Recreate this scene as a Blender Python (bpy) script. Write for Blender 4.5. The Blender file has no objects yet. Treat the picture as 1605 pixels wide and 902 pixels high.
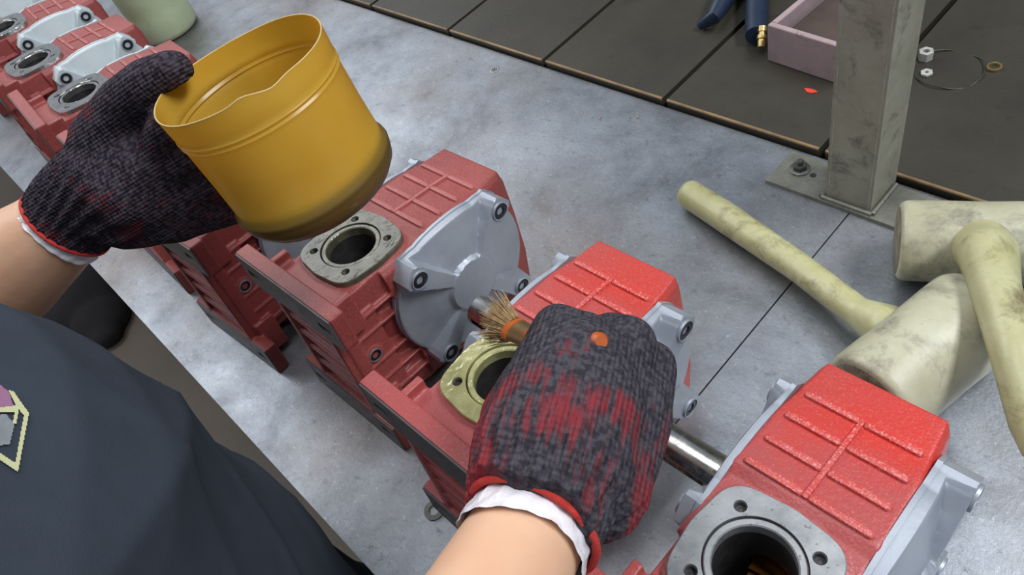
import bpy, bmesh, math, random
from mathutils import Vector, Matrix, noise
from mathutils.bvhtree import BVHTree
random.seed(7)
PI = math.pi
SC = bpy.context.scene
COL = SC.collection

# ------------------------------------------------------------------ camera
# rows: image right, image down, view direction, in world axes (X along bench, Y away from worker, Z up)
RC = Matrix(((0.694122, 0.670848, -0.261069), (0.411323, -0.667249, -0.620961), (-0.590769, 0.323639, -0.739087)))
FPX = 1167.15
EYE = Vector((0, 0, 0.62))
cam_d = bpy.data.cameras.new('camera')
cam_d.sensor_width = 36.0
cam_d.lens = FPX / 1605 * 36
cam_d.clip_start = 0.01
cam = bpy.data.objects.new('camera', cam_d)
COL.objects.link(cam)
r_, d_, f_ = RC[0], RC[1], RC[2]
cam.matrix_world = Matrix(((r_[0], -d_[0], -f_[0], EYE[0]), (r_[1], -d_[1], -f_[1], EYE[1]), (r_[2], -d_[2], -f_[2], EYE[2]), (0, 0, 0, 1)))
SC.camera = cam

# ------------------------------------------------------------------ world, lights, exposure
SC.view_settings.view_transform = 'Standard'
SC.view_settings.look = 'None'
SC.view_settings.gamma = 1
SC.view_settings.exposure = 0.15
W = bpy.data.worlds.new('world'); SC.world = W; W.use_nodes = True
bg = W.node_tree.nodes['Background']
bg.inputs[0].default_value = (0.80, 0.88, 1.0, 1)
bg.inputs[1].default_value = 0.36


def area(name, loc, target, sx, sy, power, col):
    l = bpy.data.lights.new(name, 'AREA'); l.shape = 'RECTANGLE'; l.size = sx; l.size_y = sy
    l.energy = power; l.color = col
    o = bpy.data.objects.new(name, l); COL.objects.link(o)
    o.location = loc
    o.rotation_euler = (Vector(target) - Vector(loc)).to_track_quat('-Z', 'Y').to_euler()
    return o


area('tube_light_right', (0.9, 1.1, 2.1), (-0.3, 0.3, 0), 1.5, 0.4, 44, (0.93, 0.96, 1.0))
area('tube_light_left', (-3.0, 0.15, 2.1), (-0.8, 0.2, 0), 3.4, 0.9, 44, (0.95, 0.97, 1.0))
area('tube_light_over', (-0.7, 0.2, 2.4), (-0.6, 0.2, 0), 1.6, 0.3, 14, (0.95, 0.97, 1.0))


def at(px, py, d):
    """a point of the place from a bearing measured in the photograph and its depth in metres"""
    v = Vector(((px - 802.5) / FPX, (py - 451) / FPX, 1)) * d
    return EYE + RC.transposed() @ v


def atz(px, py, z=0.0):
    v = RC.transposed() @ Vector(((px - 802.5) / FPX, (py - 451) / FPX, 1))
    return EYE + v * ((z - EYE.z) / v.z)


def s2l(c):
    return tuple(((x / 255) / 12.92 if x / 255 <= 0.04045 else ((x / 255 + 0.055) / 1.055) ** 2.4) for x in c) + (1,)


# ------------------------------------------------------------------ materials
class Mat:
    def __init__(s, name):
        s.m = bpy.data.materials.new(name); s.m.use_nodes = True
        s.t = s.m.node_tree; s.b = s.t.nodes['Principled BSDF']
        s.co = s.t.nodes.new('ShaderNodeTexCoord').outputs['Object']

    def n(s, typ, ins=None, **kw):
        nd = s.t.nodes.new(typ)
        for k, v in kw.items(): setattr(nd, k, v)
        for k, v in (ins or {}).items():
            if hasattr(v, 'is_linked') or isinstance(v, bpy.types.NodeSocket): s.t.links.new(v, nd.inputs[k])
            else: nd.inputs[k].default_value = v
        return nd

    def noise(s, scale, detail=3, rough=0.55, co=None, dist=0.0):
        return s.n('ShaderNodeTexNoise', {'Vector': co or s.co, 'Scale': scale, 'Detail': detail, 'Roughness': rough, 'Distortion': dist}).outputs['Fac']

    def scaled(s, v, co=None):
        return s.n('ShaderNodeMapping', {'Vector': co or s.co, 'Scale': v}).outputs[0]

    def ramp(s, fac, stops):
        r = s.n('ShaderNodeValToRGB', {'Fac': fac})
        e = r.color_ramp.elements
        while len(e) < len(stops): e.new(0.5)
        for el, (p, c) in zip(e, stops):
            el.position = p; el.color = c if len(c) == 4 else (*c, 1)
        return r.outputs['Color']

    def mix(s, fac, a, b):
        m = s.n('ShaderNodeMix', data_type='RGBA')
        for i, v in ((0, fac), (6, a), (7, b)):
            if isinstance(v, bpy.types.NodeSocket): s.t.links.new(v, m.inputs[i])
            else: m.inputs[i].default_value = v
        return m.outputs[2]

    def math(s, op, a, b=0.0):
        return s.n('ShaderNodeMath', {0: a, 1: b}, operation=op).outputs[0]

    def set(s, **kw):
        for k, v in kw.items():
            k = {'base': 'Base Color', 'rough': 'Roughness', 'metal': 'Metallic', 'coat': 'Coat Weight', 'coatr': 'Coat Roughness', 'spec': 'Specular IOR Level', 'sss': 'Subsurface Weight', 'trans': 'Transmission Weight', 'alpha': 'Alpha'}.get(k, k)
            if isinstance(v, bpy.types.NodeSocket): s.t.links.new(v, s.b.inputs[k])
            else: s.b.inputs[k].default_value = v
        return s

    def bump(s, h, strength=0.3, dist=0.001, prev=None):
        ins = {'Height': h, 'Strength': strength, 'Distance': dist}
        if prev: ins['Normal'] = prev
        o = s.n('ShaderNodeBump', ins).outputs[0]
        s.t.links.new(o, s.b.inputs['Normal'])
        return o


M = {}


def cast_paint(key, name, c1, c2, dust, dust_amt, rough, drust=None):
    m = Mat(name)
    n1 = m.noise(14, 4)
    c = m.mix(m.ramp(n1, [(0.35, (0, 0, 0)), (0.65, (1, 1, 1))]), s2l(c1), s2l(c2))
    if key in ('red_bright', 'red_mid'):                             # chalky overspray, heaviest round the flange
        yy = m.n('ShaderNodeSeparateXYZ', {0: m.co}).outputs[1]
        pw = m.math('ADD', yy, m.math('MULTIPLY', m.noise(35, 4, 0.6), 0.09))
        c = m.mix(m.ramp(pw, [(0.165, (0.8, 0.8, 0.8)), (0.235, (0, 0, 0))]), c, s2l((168, 84, 84)))
    n2 = m.noise(700, 3, 0.75)
    lo = 0.62 - dust_amt * 0.25
    c = m.mix(m.ramp(n2, [(lo, (0, 0, 0)), (lo + 0.12, (1, 1, 1))]), c, s2l(dust))
    n3 = m.noise(28, 5, 0.7)
    c = m.mix(m.ramp(n3, [(0.70, (0, 0, 0)), (0.80, (0.5, 0.5, 0.5))]), c, s2l(drust or (95, 62, 58)))
    m.set(base=c, rough=rough, spec=0.5)
    b = m.bump(m.noise(420, 3, 0.6), 0.5, 0.0009)
    m.bump(m.noise(60, 2), 0.35, 0.002, b)
    M[key] = m.m


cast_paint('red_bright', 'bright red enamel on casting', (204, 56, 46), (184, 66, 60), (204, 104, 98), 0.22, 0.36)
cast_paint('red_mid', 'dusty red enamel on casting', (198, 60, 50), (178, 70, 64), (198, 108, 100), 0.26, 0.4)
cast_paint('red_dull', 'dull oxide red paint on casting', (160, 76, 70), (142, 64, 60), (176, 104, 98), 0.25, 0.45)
cast_paint('red_shaded', 'oxide red casting paint darkened for shade', (140, 58, 54), (116, 46, 44), (150, 76, 70), 0.1, 0.48)  # darker copy of the dull red, shade put into the paint

cast_paint('rib_bright', 'red enamel with chalky worn ribs', (206, 60, 50), (196, 84, 78), (216, 150, 146), 0.4, 0.4, (170, 120, 116))
cast_paint('rib_dull', 'chalky oxide red rib paint', (182, 104, 98), (164, 88, 82), (196, 132, 126), 0.3, 0.48)


def metal(key, name, c1, c2, rough, met=0.8, sc=20, bump=0.15, bsc=300, coat=0.0, speck=None):
    m = Mat(name)
    c = m.mix(m.ramp(m.noise(sc, 4, 0.65), [(0.3, (0, 0, 0)), (0.7, (1, 1, 1))]), s2l(c1), s2l(c2))
    if speck:
        c = m.mix(m.ramp(m.noise(sc * 7, 4, 0.7), [(0.6, (0, 0, 0)), (0.68, (1, 1, 1))]), c, s2l(speck))
    r = m.ramp(m.noise(sc * 2, 3), [(0.3, (rough - 0.07,) * 3), (0.7, (rough + 0.1,) * 3)])
    m.set(base=c, rough=r, metal=met, coat=coat, coatr=0.05)
    m.bump(m.noise(bsc, 2), bump, 0.0006)
    M[key] = m.m
    return m


metal('alu', 'matt die cast aluminium', (162, 168, 178), (184, 190, 198), 0.48, 0.5, 18, 0.2)
metal('alu_pale', 'pale die cast aluminium', (196, 206, 208), (214, 222, 224), 0.55, 0.3, 18, 0.2)
metal('machined', 'machined grey iron', (150, 152, 154), (178, 180, 180), 0.4, 0.6, 40, 0.2, speck=(118, 118, 120))
metal('shaft', 'ground steel shaft', (178, 176, 170), (200, 198, 192), 0.22, 1.0, 60, 0.05)
metal('bolt', 'black oxide steel', (34, 34, 38), (52, 52, 58), 0.4, 0.6, 60, 0.1)
metal('bare_bolt', 'greasy bare steel', (96, 96, 92), (120, 120, 114), 0.42, 0.8, 60, 0.1)
metal('bronze', 'worm wheel bronze', (112, 70, 30), (140, 86, 36), 0.25, 0.9, 60, 0.1)
metal('brass', 'brass fitting', (176, 150, 96), (198, 176, 122), 0.35, 0.9, 60, 0.1)
metal('bare_iron', 'bare machined foot face', (88, 80, 80), (106, 96, 94), 0.5, 0.3, 40, 0.15)
metal('hole_shade', 'dark metal with hole shade in its colour', (66, 64, 66), (84, 80, 80), 0.5, 0.6, 60, 0.3)  # dark colour stands for the shade inside screw holes and bore


def oily(key, name, c1, c2):
    m = Mat(name)
    c = m.mix(m.ramp(m.noise(60, 3), [(0.35, (0, 0, 0)), (0.65, (1, 1, 1))]), s2l(c1), s2l(c2))
    m.set(base=c, rough={'oil_silver': 0.14, 'oil_dark': 0.5}.get(key, 0.3), metal={'oil_silver': 0.85, 'oil_dark': 0.1}.get(key, 0.3), coat=0.45 if key == 'oil_dark' else 0.8, coatr=0.05)
    b = m.bump(m.noise(95, 2, 0.5, dist=0.8), 0.55, 0.0016)
    m.b.inputs['Coat Normal'].default_value = (0, 0, 0)
    m.t.links.new(b, m.b.inputs['Coat Normal'])
    M[key] = m.m


oily('oil_yellow', 'grey iron under yellow oil', (158, 154, 104), (186, 184, 130))
oily('oil_dark', 'grey iron under dark wet oil', (72, 70, 54), (100, 97, 78))
oily('oil_silver', 'grey iron under clear wet oil', (160, 160, 158), (196, 194, 190))


def bench_steel():
    m = Mat('worn brushed bench steel')
    big = m.noise(7, 7, 0.68, dist=0.3)
    c = m.ramp(big, [(0.30, s2l((112, 114, 118))), (0.46, s2l((146, 151, 157))), (0.64, s2l((168, 174, 181)))])
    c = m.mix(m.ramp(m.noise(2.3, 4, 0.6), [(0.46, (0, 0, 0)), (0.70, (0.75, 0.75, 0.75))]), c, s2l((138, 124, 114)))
    c = m.mix(m.ramp(m.noise(60, 6, 0.8), [(0.56, (0, 0, 0)), (0.72, (0.75, 0.75, 0.75))]), c, s2l((92, 94, 98)))
    c = m.mix(m.ramp(m.noise(280, 4, 0.8), [(0.50, (0, 0, 0)), (0.66, (0.3, 0.3, 0.3))]), c, s2l((100, 103, 108)))
    c = m.mix(m.ramp(m.noise(170, 3, 0.8), [(0.60, (0, 0, 0)), (0.70, (0.5, 0.5, 0.5))]), c, s2l((196, 200, 204)))
    scr = m.noise(9, 6, 0.85, co=m.scaled((1, 30, 1)))
    scr2 = m.noise(7, 6, 0.85, co=m.n('ShaderNodeMapping', {'Vector': m.co, 'Rotation': (0, 0, 0.9), 'Scale': (34, 1, 1)}).outputs[0])
    c = m.mix(m.ramp(scr, [(0.62, (0, 0, 0)), (0.72, (0.6, 0.6, 0.6))]), c, s2l((176, 181, 186)))
    c = m.mix(m.ramp(scr2, [(0.62, (0, 0, 0)), (0.74, (0.6, 0.6, 0.6))]), c, s2l((176, 181, 186)))
    r = m.ramp(m.noise(11, 5, 0.7), [(0.3, (0.34,) * 3), (0.7, (0.54,) * 3)])
    m.set(base=c, rough=r, metal=0.8)
    m.bump(m.noise(200, 5, 0.75), 0.3, 0.0008)
    M['bench'] = m.m


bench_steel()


def simple(key, name, c1, c2, rough, sc=8, bump=0.2, bsc=200, met=0.0, spot=None, spot_at=(0.6, 0.7), spot_sc=None, dist=0.001, **kw):
    m = Mat(name)
    c = m.mix(m.ramp(m.noise(sc, 5, 0.65), [(0.32, (0, 0, 0)), (0.68, (1, 1, 1))]), s2l(c1), s2l(c2))
    if spot:
        c = m.mix(m.ramp(m.noise(spot_sc or sc * 3, 6, 0.75, dist=0.4), [(spot_at[0], (0, 0, 0)), (spot_at[1], (0.9, 0.9, 0.9))]), c, s2l(spot))
    m.set(base=c, rough=rough, metal=met, **kw)
    m.bump(m.noise(bsc, 3, 0.65), bump, dist)
    M[key] = m.m
    return m


simple('board', 'oil darkened brown board', (50, 47, 40), (64, 60, 50), 0.45, 6, 0.3, 260, spot=(44, 42, 36))
simple('board_edge_lit', 'board edge with highlight in its colour', (150, 122, 84), (108, 88, 62), 0.45, 30)
simple('post', 'grimy galvanised post', (170, 168, 152), (140, 138, 122), 0.48, 14, 0.35, 120, 0.25, spot=(88, 86, 76), spot_at=(0.52, 0.68), spot_sc=20)
simple('post_edge', 'bright worn galvanised corner', (196, 200, 190), (150, 152, 140), 0.4, 40, 0.4, 180, 0.4, spot=(96, 98, 88), spot_at=(0.56, 0.7))
simple('post_plate', 'greasy steel plate', (150, 150, 138), (112, 112, 102), 0.42, 30, 0.3, 180, 0.5, spot=(84, 82, 74))
simple('mallet', 'grubby cream mallet rubber', (200, 198, 172), (172, 168, 138), 0.4, 11, 0.4, 90, spot=(112, 106, 96), spot_at=(0.50, 0.68), spot_sc=13)
simple('mallet_yellow', 'grubby yellowish mallet handle', (196, 194, 152), (172, 168, 118), 0.36, 14, 0.4, 90, spot=(116, 104, 72), spot_at=(0.50, 0.68), spot_sc=20)
simple('mallet_end', 'dark battered mallet face', (150, 144, 116), (92, 86, 72), 0.6, 50, 0.8, 150, spot=(60, 58, 50), dist=0.002)
simple('jug', 'cloudy pale green plastic', (176, 190, 152), (190, 200, 166), 0.4, 12, 0.25, 120, spot=(150, 164, 132), spot_sc=40)
simple('floor', 'brown workshop floor', (112, 100, 86), (98, 88, 76), 0.6, 3, 0.3, 60, spot=(80, 72, 62), spot_sc=9)
simple('wall', 'grey workshop wall', (92, 94, 94), (104, 106, 104), 0.8, 2, 0.1)
simple('shirt', 'dark blue grey cotton', (58, 65, 75), (50, 57, 66), 0.95, 10, 0.35, 900, spec=0.15)
simple('trousers', 'black cotton', (26, 27, 32), (32, 33, 38), 0.95, 10, 0.3, 700)
simple('black_cloth', 'black cloth', (24, 22, 24), (34, 31, 33), 0.9, 20, 0.4, 300)
simple('skin', 'light skin', (222, 178, 146), (214, 166, 134), 0.5, 12, 0.12, 260, spot=(196, 142, 112), spot_at=(0.72, 0.8), spot_sc=45, sss=0.08)
simple('hair', 'black hair', (22, 19, 18), (32, 27, 25), 0.5, 60, 0.8, 300)
simple('film', 'clear inner glove film', (214, 210, 214), (236, 232, 236), 0.3, 30, 0.6, 120, dist=0.002)
simple('pink_box', 'stained pinkish foam', (172, 150, 152), (150, 132, 134), 0.8, 20, 0.3, 150, spot=(112, 88, 84), spot_at=(0.6, 0.75))
simple('box_inside', 'brown box lining', (66, 54, 48), (80, 66, 58), 0.8, 20)
simple('blue', 'dark blue plastic', (24, 38, 58), (32, 48, 68), 0.45, 20)
simple('white_plastic', 'white plastic', (190, 190, 182), (160, 160, 152), 0.5, 60)
simple('wire', 'dark grey wire', (84, 82, 76), (66, 64, 60), 0.4, 60, met=0.6)
simple('red_chip', 'red paint chip', (220, 60, 44), (230, 80, 60), 0.5, 60)
simple('orange', 'orange lacquered wood', (192, 96, 34), (170, 78, 26), 0.35, 30)
simple('ferrule', 'tarnished ferrule', (150, 120, 80), (126, 98, 62), 0.35, 60, met=0.7)
simple('bristle', 'oily tan bristles', (184, 152, 104), (130, 98, 58), 0.5, 200)
simple('print_cream', 'cream print', (196, 196, 150), (184, 184, 140), 0.8)
simple('print_purple', 'purple print', (150, 104, 134), (140, 96, 126), 0.8)
simple('print_grey', 'grey print', (140, 144, 146), (120, 126, 130), 0.8, 50)
simple('cut_edge', 'whitened cut plastic edge', (214, 190, 140), (196, 166, 110), 0.5, 60)
simple('bore_shade_floor', 'glossy dark bore floor', (34, 30, 30), (46, 36, 34), 0.08, 60, 0.05, 60, met=0.0)
simple('eye', 'eye white', (225, 222, 216), (225, 222, 216), 0.2)
simple('iris', 'dark eye', (40, 26, 20), (40, 26, 20), 0.2)
simple('seam', 'dark joint filler', (44, 44, 44), (58, 56, 54), 0.7, 60)
simple('cuff_red', 'red glove edging yarn', (176, 40, 36), (196, 60, 50), 0.9, 200, 0.6, 500)


def plastic_cup():
    m = Mat('translucent amber plastic')
    c = m.mix(m.ramp(m.noise(9, 4), [(0.3, (0, 0, 0)), (0.7, (1, 1, 1))]), s2l((238, 206, 92)), s2l((228, 186, 66)))
    z = m.n('ShaderNodeSeparateXYZ', {0: m.co}).outputs[2]
    low = m.ramp(z, [(0.021, (1, 1, 1)), (0.029, (0, 0, 0))])
    c = m.mix(m.math('MULTIPLY', m.n('ShaderNodeSeparateColor', {0: low}).outputs[0], 0.85), c, s2l((112, 88, 56)))
    m.set(base=c, rough=0.28, coat=0.3, coatr=0.15)
    m.bump(m.noise(50, 3), 0.15, 0.001)
    tr = m.n('ShaderNodeBsdfTranslucent', {'Color': c})
    mx = m.n('ShaderNodeMixShader', {0: 0.55, 1: m.b.outputs[0], 2: tr.outputs[0]})
    out = [n for n in m.t.nodes if n.type == 'OUTPUT_MATERIAL'][0]
    m.t.links.new(mx.outputs[0], out.inputs[0])
    M['cup'] = m.m


plastic_cup()


def knit(key, name, axis, side, red_amt, fade=None, dark=(40, 38, 42), pale=(66, 62, 66), red=(150, 40, 44)):
    """two-yarn knit: stitch columns run along `axis` and repeat across `side`"""
    m = Mat(name)
    u = m.n('ShaderNodeVectorMath', {0: m.co, 1: tuple(side)}, operation='DOT_PRODUCT').outputs['Value']
    v = m.n('ShaderNodeVectorMath', {0: m.co, 1: tuple(axis)}, operation='DOT_PRODUCT').outputs['Value']
    w = m.n('ShaderNodeCombineXYZ', {0: m.math('MULTIPLY', u, 330.0), 1: m.math('MULTIPLY', v, 50.0), 2: 0.0}).outputs[0]
    streak = m.noise(1.0, 3, 0.6, co=w)
    patch = m.noise(26, 3, 0.5)
    f = m.math('ADD', m.math('MULTIPLY', streak, 0.7), m.math('MULTIPLY', patch, 0.9))
    if fade is not None:                                             # red yarn thins out towards the fingertips
        f = m.math('SUBTRACT', f, m.math('MULTIPLY', m.math('MAXIMUM', m.math('SUBTRACT', v, fade), 0.0), 9.0))
    c = m.mix(m.ramp(m.noise(300, 2), [(0.4, (0, 0, 0)), (0.6, (1, 1, 1))]), s2l(dark), s2l(pale))
    c = m.mix(m.ramp(f, [(0.84 - red_amt, (0, 0, 0)), (1.02 - red_amt, (0.9, 0.9, 0.9))]), c, s2l(red))
    su = m.math('SINE', m.math('MULTIPLY', u, 2 * PI / 0.0024))
    sv = m.math('SINE', m.math('MULTIPLY', v, 2 * PI / 0.0030))
    h = m.math('ADD', su, m.math('MULTIPLY', sv, 0.6))
    m.set(base=c, rough=0.95, spec=0.1)
    b = m.bump(h, 0.55, 0.0006)
    m.bump(m.noise(900, 2), 0.3, 0.0005, b)
    M[key] = m.m


# ------------------------------------------------------------------ mesh helpers
def link(name, me, mat=None, parent=None):
    o = bpy.data.objects.new(name, me); COL.objects.link(o)
    if mat is not None and not me.materials: me.materials.append(M[mat])
    if parent: o.parent = parent
    return o


def finish(bm, smooth=None, bev=0.0, seg=2):
    if bev:
        es = [e for e in bm.edges if len(e.link_faces) == 2 and e.calc_face_angle(0) > 0.6]
        bmesh.ops.bevel(bm, geom=es, offset=bev, segments=seg, affect='EDGES', profile=0.5, clamp_overlap=True)
    bmesh.ops.recalc_face_normals(bm, faces=bm.faces[:])
    me = bpy.data.meshes.new('mesh'); bm.to_mesh(me); bm.free()
    if smooth is not None:
        me.shade_smooth()
        if smooth < 3: me.set_sharp_from_angle(angle=smooth)
    return me


def box(bm, x0, x1, y0, y1, z0, z1, mtx=None):
    vs = [bm.verts.new((x, y, z)) for z in (z0, z1) for y in (y0, y1) for x in (x0, x1)]
    for a in ((0, 2, 3, 1), (4, 5, 7, 6), (0, 1, 5, 4), (2, 6, 7, 3), (0, 4, 6, 2), (1, 3, 7, 5)):
        bm.faces.new([vs[i] for i in a])
    if mtx is not None: bmesh.ops.transform(bm, matrix=mtx, verts=vs)
    return vs


def loft(bm, rings, cap=True):
    R = [[bm.verts.new(p) for p in r] for r in rings]
    n = len(R[0])
    for a, b in zip(R, R[1:]):
        for i in range(n): bm.faces.new((a[i], a[(i + 1) % n], b[(i + 1) % n], b[i]))
    if cap:
        bm.faces.new(R[0][::-1]); bm.faces.new(R[-1])
    return R


def frame(d):
    d = d.normalized()
    a = Vector((0, 0, 1)) if abs(d.z) < 0.9 else Vector((1, 0, 0))
    u = d.cross(a).normalized(); return u, d.cross(u).normalized()


def rod(bm, pts, rad, n=16, cap=True, sq=1.0, ref=None):
    """tube along points, radii per point"""
    pts = [Vector(p) for p in pts]
    if not hasattr(rad, '__len__'): rad = [rad] * len(pts)
    rings = []; u = None
    for i, p in enumerate(pts):
        d = (pts[min(i + 1, len(pts) - 1)] - pts[max(i - 1, 0)]).normalized()
        if u is None:
            u, v = frame(d)
            if ref is not None: u = (Vector(ref) - d * d.dot(Vector(ref))).normalized()
        u = (u - d * u.dot(d)).normalized(); v = d.cross(u)
        rings.append([p + (u * math.cos(2 * PI * k / n) + v * math.sin(2 * PI * k / n) * sq) * rad[i] for k in range(n)])
    return loft(bm, rings, cap)


def lathe(bm, prof, n=32, mtx=None, closed=False):
    rings = [[Vector((r * math.cos(2 * PI * k / n), r * math.sin(2 * PI * k / n), z)) for k in range(n)] for r, z in prof]
    R = loft(bm, rings, not closed)
    if closed:
        a, b = R[-1], R[0]
        for i in range(n): bm.faces.new((a[i], a[(i + 1) % n], b[(i + 1) % n], b[i]))
    if mtx is not None: bmesh.ops.transform(bm, matrix=mtx, verts=[v for r in R for v in r])
    return R


def ball(bm, c, r, mtx=None, sc=(1, 1, 1), sub=3):
    g = bmesh.ops.create_icosphere(bm, subdivisions=sub, radius=1)
    m = Matrix.Translation(Vector(c)) @ (mtx or Matrix()) @ Matrix.Diagonal((r * sc[0], r * sc[1], r * sc[2], 1))
    bmesh.ops.transform(bm, matrix=m, verts=g['verts'])


def caps(bm, p0, p1, r0, r1, n=16):
    p0, p1 = Vector(p0), Vector(p1)
    rod(bm, [p0, p1], [r0, r1], n); ball(bm, p0, r0, sub=2); ball(bm, p1, r1, sub=2)


def chain(bm, pts, rad):
    for i in range(len(pts) - 1): caps(bm, pts[i], pts[i + 1], rad[i], rad[i + 1])


def evaluated(me, mods):
    o = bpy.data.objects.new('tmp', me); COL.objects.link(o)
    objs = []
    for typ, kw in mods:
        md = o.modifiers.new('m', typ)
        for k, v in kw.items(): setattr(md, k, v)
    dg = bpy.context.evaluated_depsgraph_get(); dg.update()
    out = bpy.data.meshes.new_from_object(o.evaluated_get(dg))
    bpy.data.objects.remove(o)
    return out


def fuse(bm, voxel, smooth=6, factor=0.6):
    bmesh.ops.recalc_face_normals(bm, faces=bm.faces[:])
    me = bpy.data.meshes.new('mesh'); bm.to_mesh(me); bm.free()
    me = evaluated(me, [('REMESH', dict(mode='VOXEL', voxel_size=voxel, adaptivity=0)), ('SMOOTH', dict(factor=factor, iterations=smooth))])
    me.shade_smooth()
    return me


def cut(me, cutter_bm, solver='EXACT'):
    bmesh.ops.recalc_face_normals(cutter_bm, faces=cutter_bm.faces[:])
    cm = bpy.data.meshes.new('c'); cutter_bm.to_mesh(cm); cutter_bm.free()
    c = bpy.data.objects.new('cutter', cm); COL.objects.link(c)
    out = evaluated(me, [('BOOLEAN', dict(operation='DIFFERENCE', object=c, solver=solver))])
    bpy.data.objects.remove(c)
    return out


def tag(o, label=None, cat=None, group=None, kind=None):
    if label: o['label'] = label
    if cat: o['category'] = cat
    if group: o['group'] = group
    if kind: o['kind'] = kind
    return o


def empty(name, loc=(0, 0, 0), rot=(0, 0, 0)):
    o = bpy.data.objects.new(name, None); COL.objects.link(o)
    o.location = loc; o.rotation_euler = rot; o.empty_display_size = 0.02
    return o


def slot(o, mat):
    """material on the object, so copies can differ while they share the mesh"""
    o.material_slots[0].link = 'OBJECT'; o.material_slots[0].material = M[mat]


# ------------------------------------------------------------------ structure
bm = bmesh.new(); box(bm, -5, 4, -4, 5, -0.85, -0.80)
tag(link('floor', finish(bm), 'floor'), 'brown stained workshop floor', kind='structure')
bm = bmesh.new(); box(bm, -5, 4, 3.6, 3.7, -0.80, 2.6)
tag(link('wall_back', finish(bm), 'wall'), 'plain grey workshop wall', kind='structure')

# ------------------------------------------------------------------ the steel bench
YN, YF, SX = -0.0385, 0.597, -0.2475
bench = tag(empty('steel_workbench', (0, 0.28, -0.8)), 'long grey steel plate workbench under the row of red gearboxes', 'workbench')


def rel(o, parent):
    o.parent = parent; o.matrix_parent_inverse = Matrix.Translation(-parent.location)
    return o


def part(name, me, mat, parent, label=None):
    o = link(name, me, mat)
    rel(o, parent)
    if label: o['label'] = label
    return o


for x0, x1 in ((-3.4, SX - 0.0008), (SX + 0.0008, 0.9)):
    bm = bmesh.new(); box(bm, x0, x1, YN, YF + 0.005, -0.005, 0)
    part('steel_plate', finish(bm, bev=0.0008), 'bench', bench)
bm = bmesh.new(); box(bm, SX - 0.006, SX + 0.006, YN + 0.002, YF, -0.010, -0.0035)
part('joint_backing', finish(bm), 'seam', bench)
bm = bmesh.new()
box(bm, -3.38, 0.88, YN + 0.02, YN + 0.06, -0.06, -0.0052); box(bm, -3.38, 0.88, YF - 0.06, YF - 0.02, -0.06, -0.0052)
part('frame', finish(bm), 'post', bench)
for x in (-3.3, -1.2, 0.8):
    for y in (YN + 0.02, YF - 0.06):
        bm = bmesh.new(); box(bm, x, x + 0.04, y, y + 0.04, -0.80, -0.06)
        part('leg', finish(bm), 'post', bench)


def screw(px, py, par):
    p = atz(px, py)
    bm = bmesh.new(); lathe(bm, [(0.0075, 0), (0.0075, 0.0006), (0.0066, 0.0009)], 24, Matrix.Translation(p))
    o = part('countersunk_screw', finish(bm), 'machined', par)
    bm = bmesh.new()
    for a in (0.4, 0.4 + PI / 2):
        box(bm, -0.0035, 0.0035, -0.0006, 0.0006, 0.0008, 0.0011, Matrix.Translation(p) @ Matrix.Rotation(a, 4, 'Z'))
    c = link('cross_slot', finish(bm), 'seam'); c.parent = o
    bm = bmesh.new(); lathe(bm, [(0.0035, 0.0009), (0.0035, 0.00105), (0.0045, 0.00105), (0.0045, 0.0009)], 24, Matrix.Translation(p), closed=True)
    c = link('rim', finish(bm), 'seam'); c.parent = o


screw(775, 110, bench)

# second, dark bench of boards beyond
bench2 = tag(empty('board_bench', (-0.5, 1.0, -0.8)), 'dark bench topped with wide brown boards beyond the steel workbench', 'workbench')
xs = [-0.3145 + 0.2165 * k for k in range(-10, 5)]
for a, b in zip(xs, xs[1:]):
    bm = bmesh.new(); box(bm, a + 0.0035, b - 0.0035, 0.605, 1.75, -0.020, 0.010)
    part('board', finish(bm, bev=0.003, smooth=0.7), 'board', bench2)
    bm = bmesh.new(); rod(bm, [(a + 0.004, 0.6056, 0.0085), (b - 0.004, 0.6056, 0.0085)], 0.0022, 8)
    part('edge_highlight', finish(bm, smooth=0.8), 'board_edge_lit', bench2, 'light brown strip painting the lit board edge')  # highlight along the board edge is put into this strip's colour
bm = bmesh.new(); box(bm, xs[0], xs[-1], 0.625, 1.74, -0.06, -0.0205)
part('frame', finish(bm), 'seam', bench2)
for x in (xs[0] + 0.05, -0.6, xs[-1] - 0.1):
    for y in (0.64, 1.68):
        bm = bmesh.new(); box(bm, x, x + 0.05, y, y + 0.05, -0.8, -0.06)
        part('leg', finish(bm), 'seam', bench2)

# ------------------------------------------------------------------ the post
post = tag(empty('steel_post', (-0.253, 0.574, 0)), 'grimy square steel post bolted upright to the far edge of the bench', 'post')
bm = bmesh.new(); box(bm, -0.278, -0.229, 0.548, 0.600, 0.0045, 1.3)
part('square_tube', finish(bm, bev=0.004, seg=3, smooth=0.8), 'post', post)
for x, y in ((-0.2292, 0.5482), (-0.2778, 0.5482), (-0.2292, 0.5998)):
    bm = bmesh.new(); rod(bm, [(x + (0.0028 if x < -0.25 else -0.0028), y + (0.0028 if y < 0.57 else -0.0028), z) for z in (0.006, 1.299)], 0.0031, 12)
    part('worn_corner', finish(bm, smooth=1), 'post_edge', post, 'lighter worn corner of the tube')
bm = bmesh.new(); box(bm, -0.345, -0.165, 0.5405, 0.5945, 0.0001, 0.0045)
me = finish(bm, bev=0.0008)
part('base_plate', me, 'post_plate', post)
bm = bmesh.new()
rod(bm, [(-0.281, 0.545, 0.005), (-0.226, 0.545, 0.005)], 0.003, 8)
rod(bm, [(-0.226, 0.545, 0.005), (-0.226, 0.595, 0.005)], 0.003, 8)
rod(bm, [(-0.281, 0.545, 0.005), (-0.281, 0.595, 0.005)], 0.003, 8)
part('weld_bead', finish(bm, smooth=1), 'post_plate', post)
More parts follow.
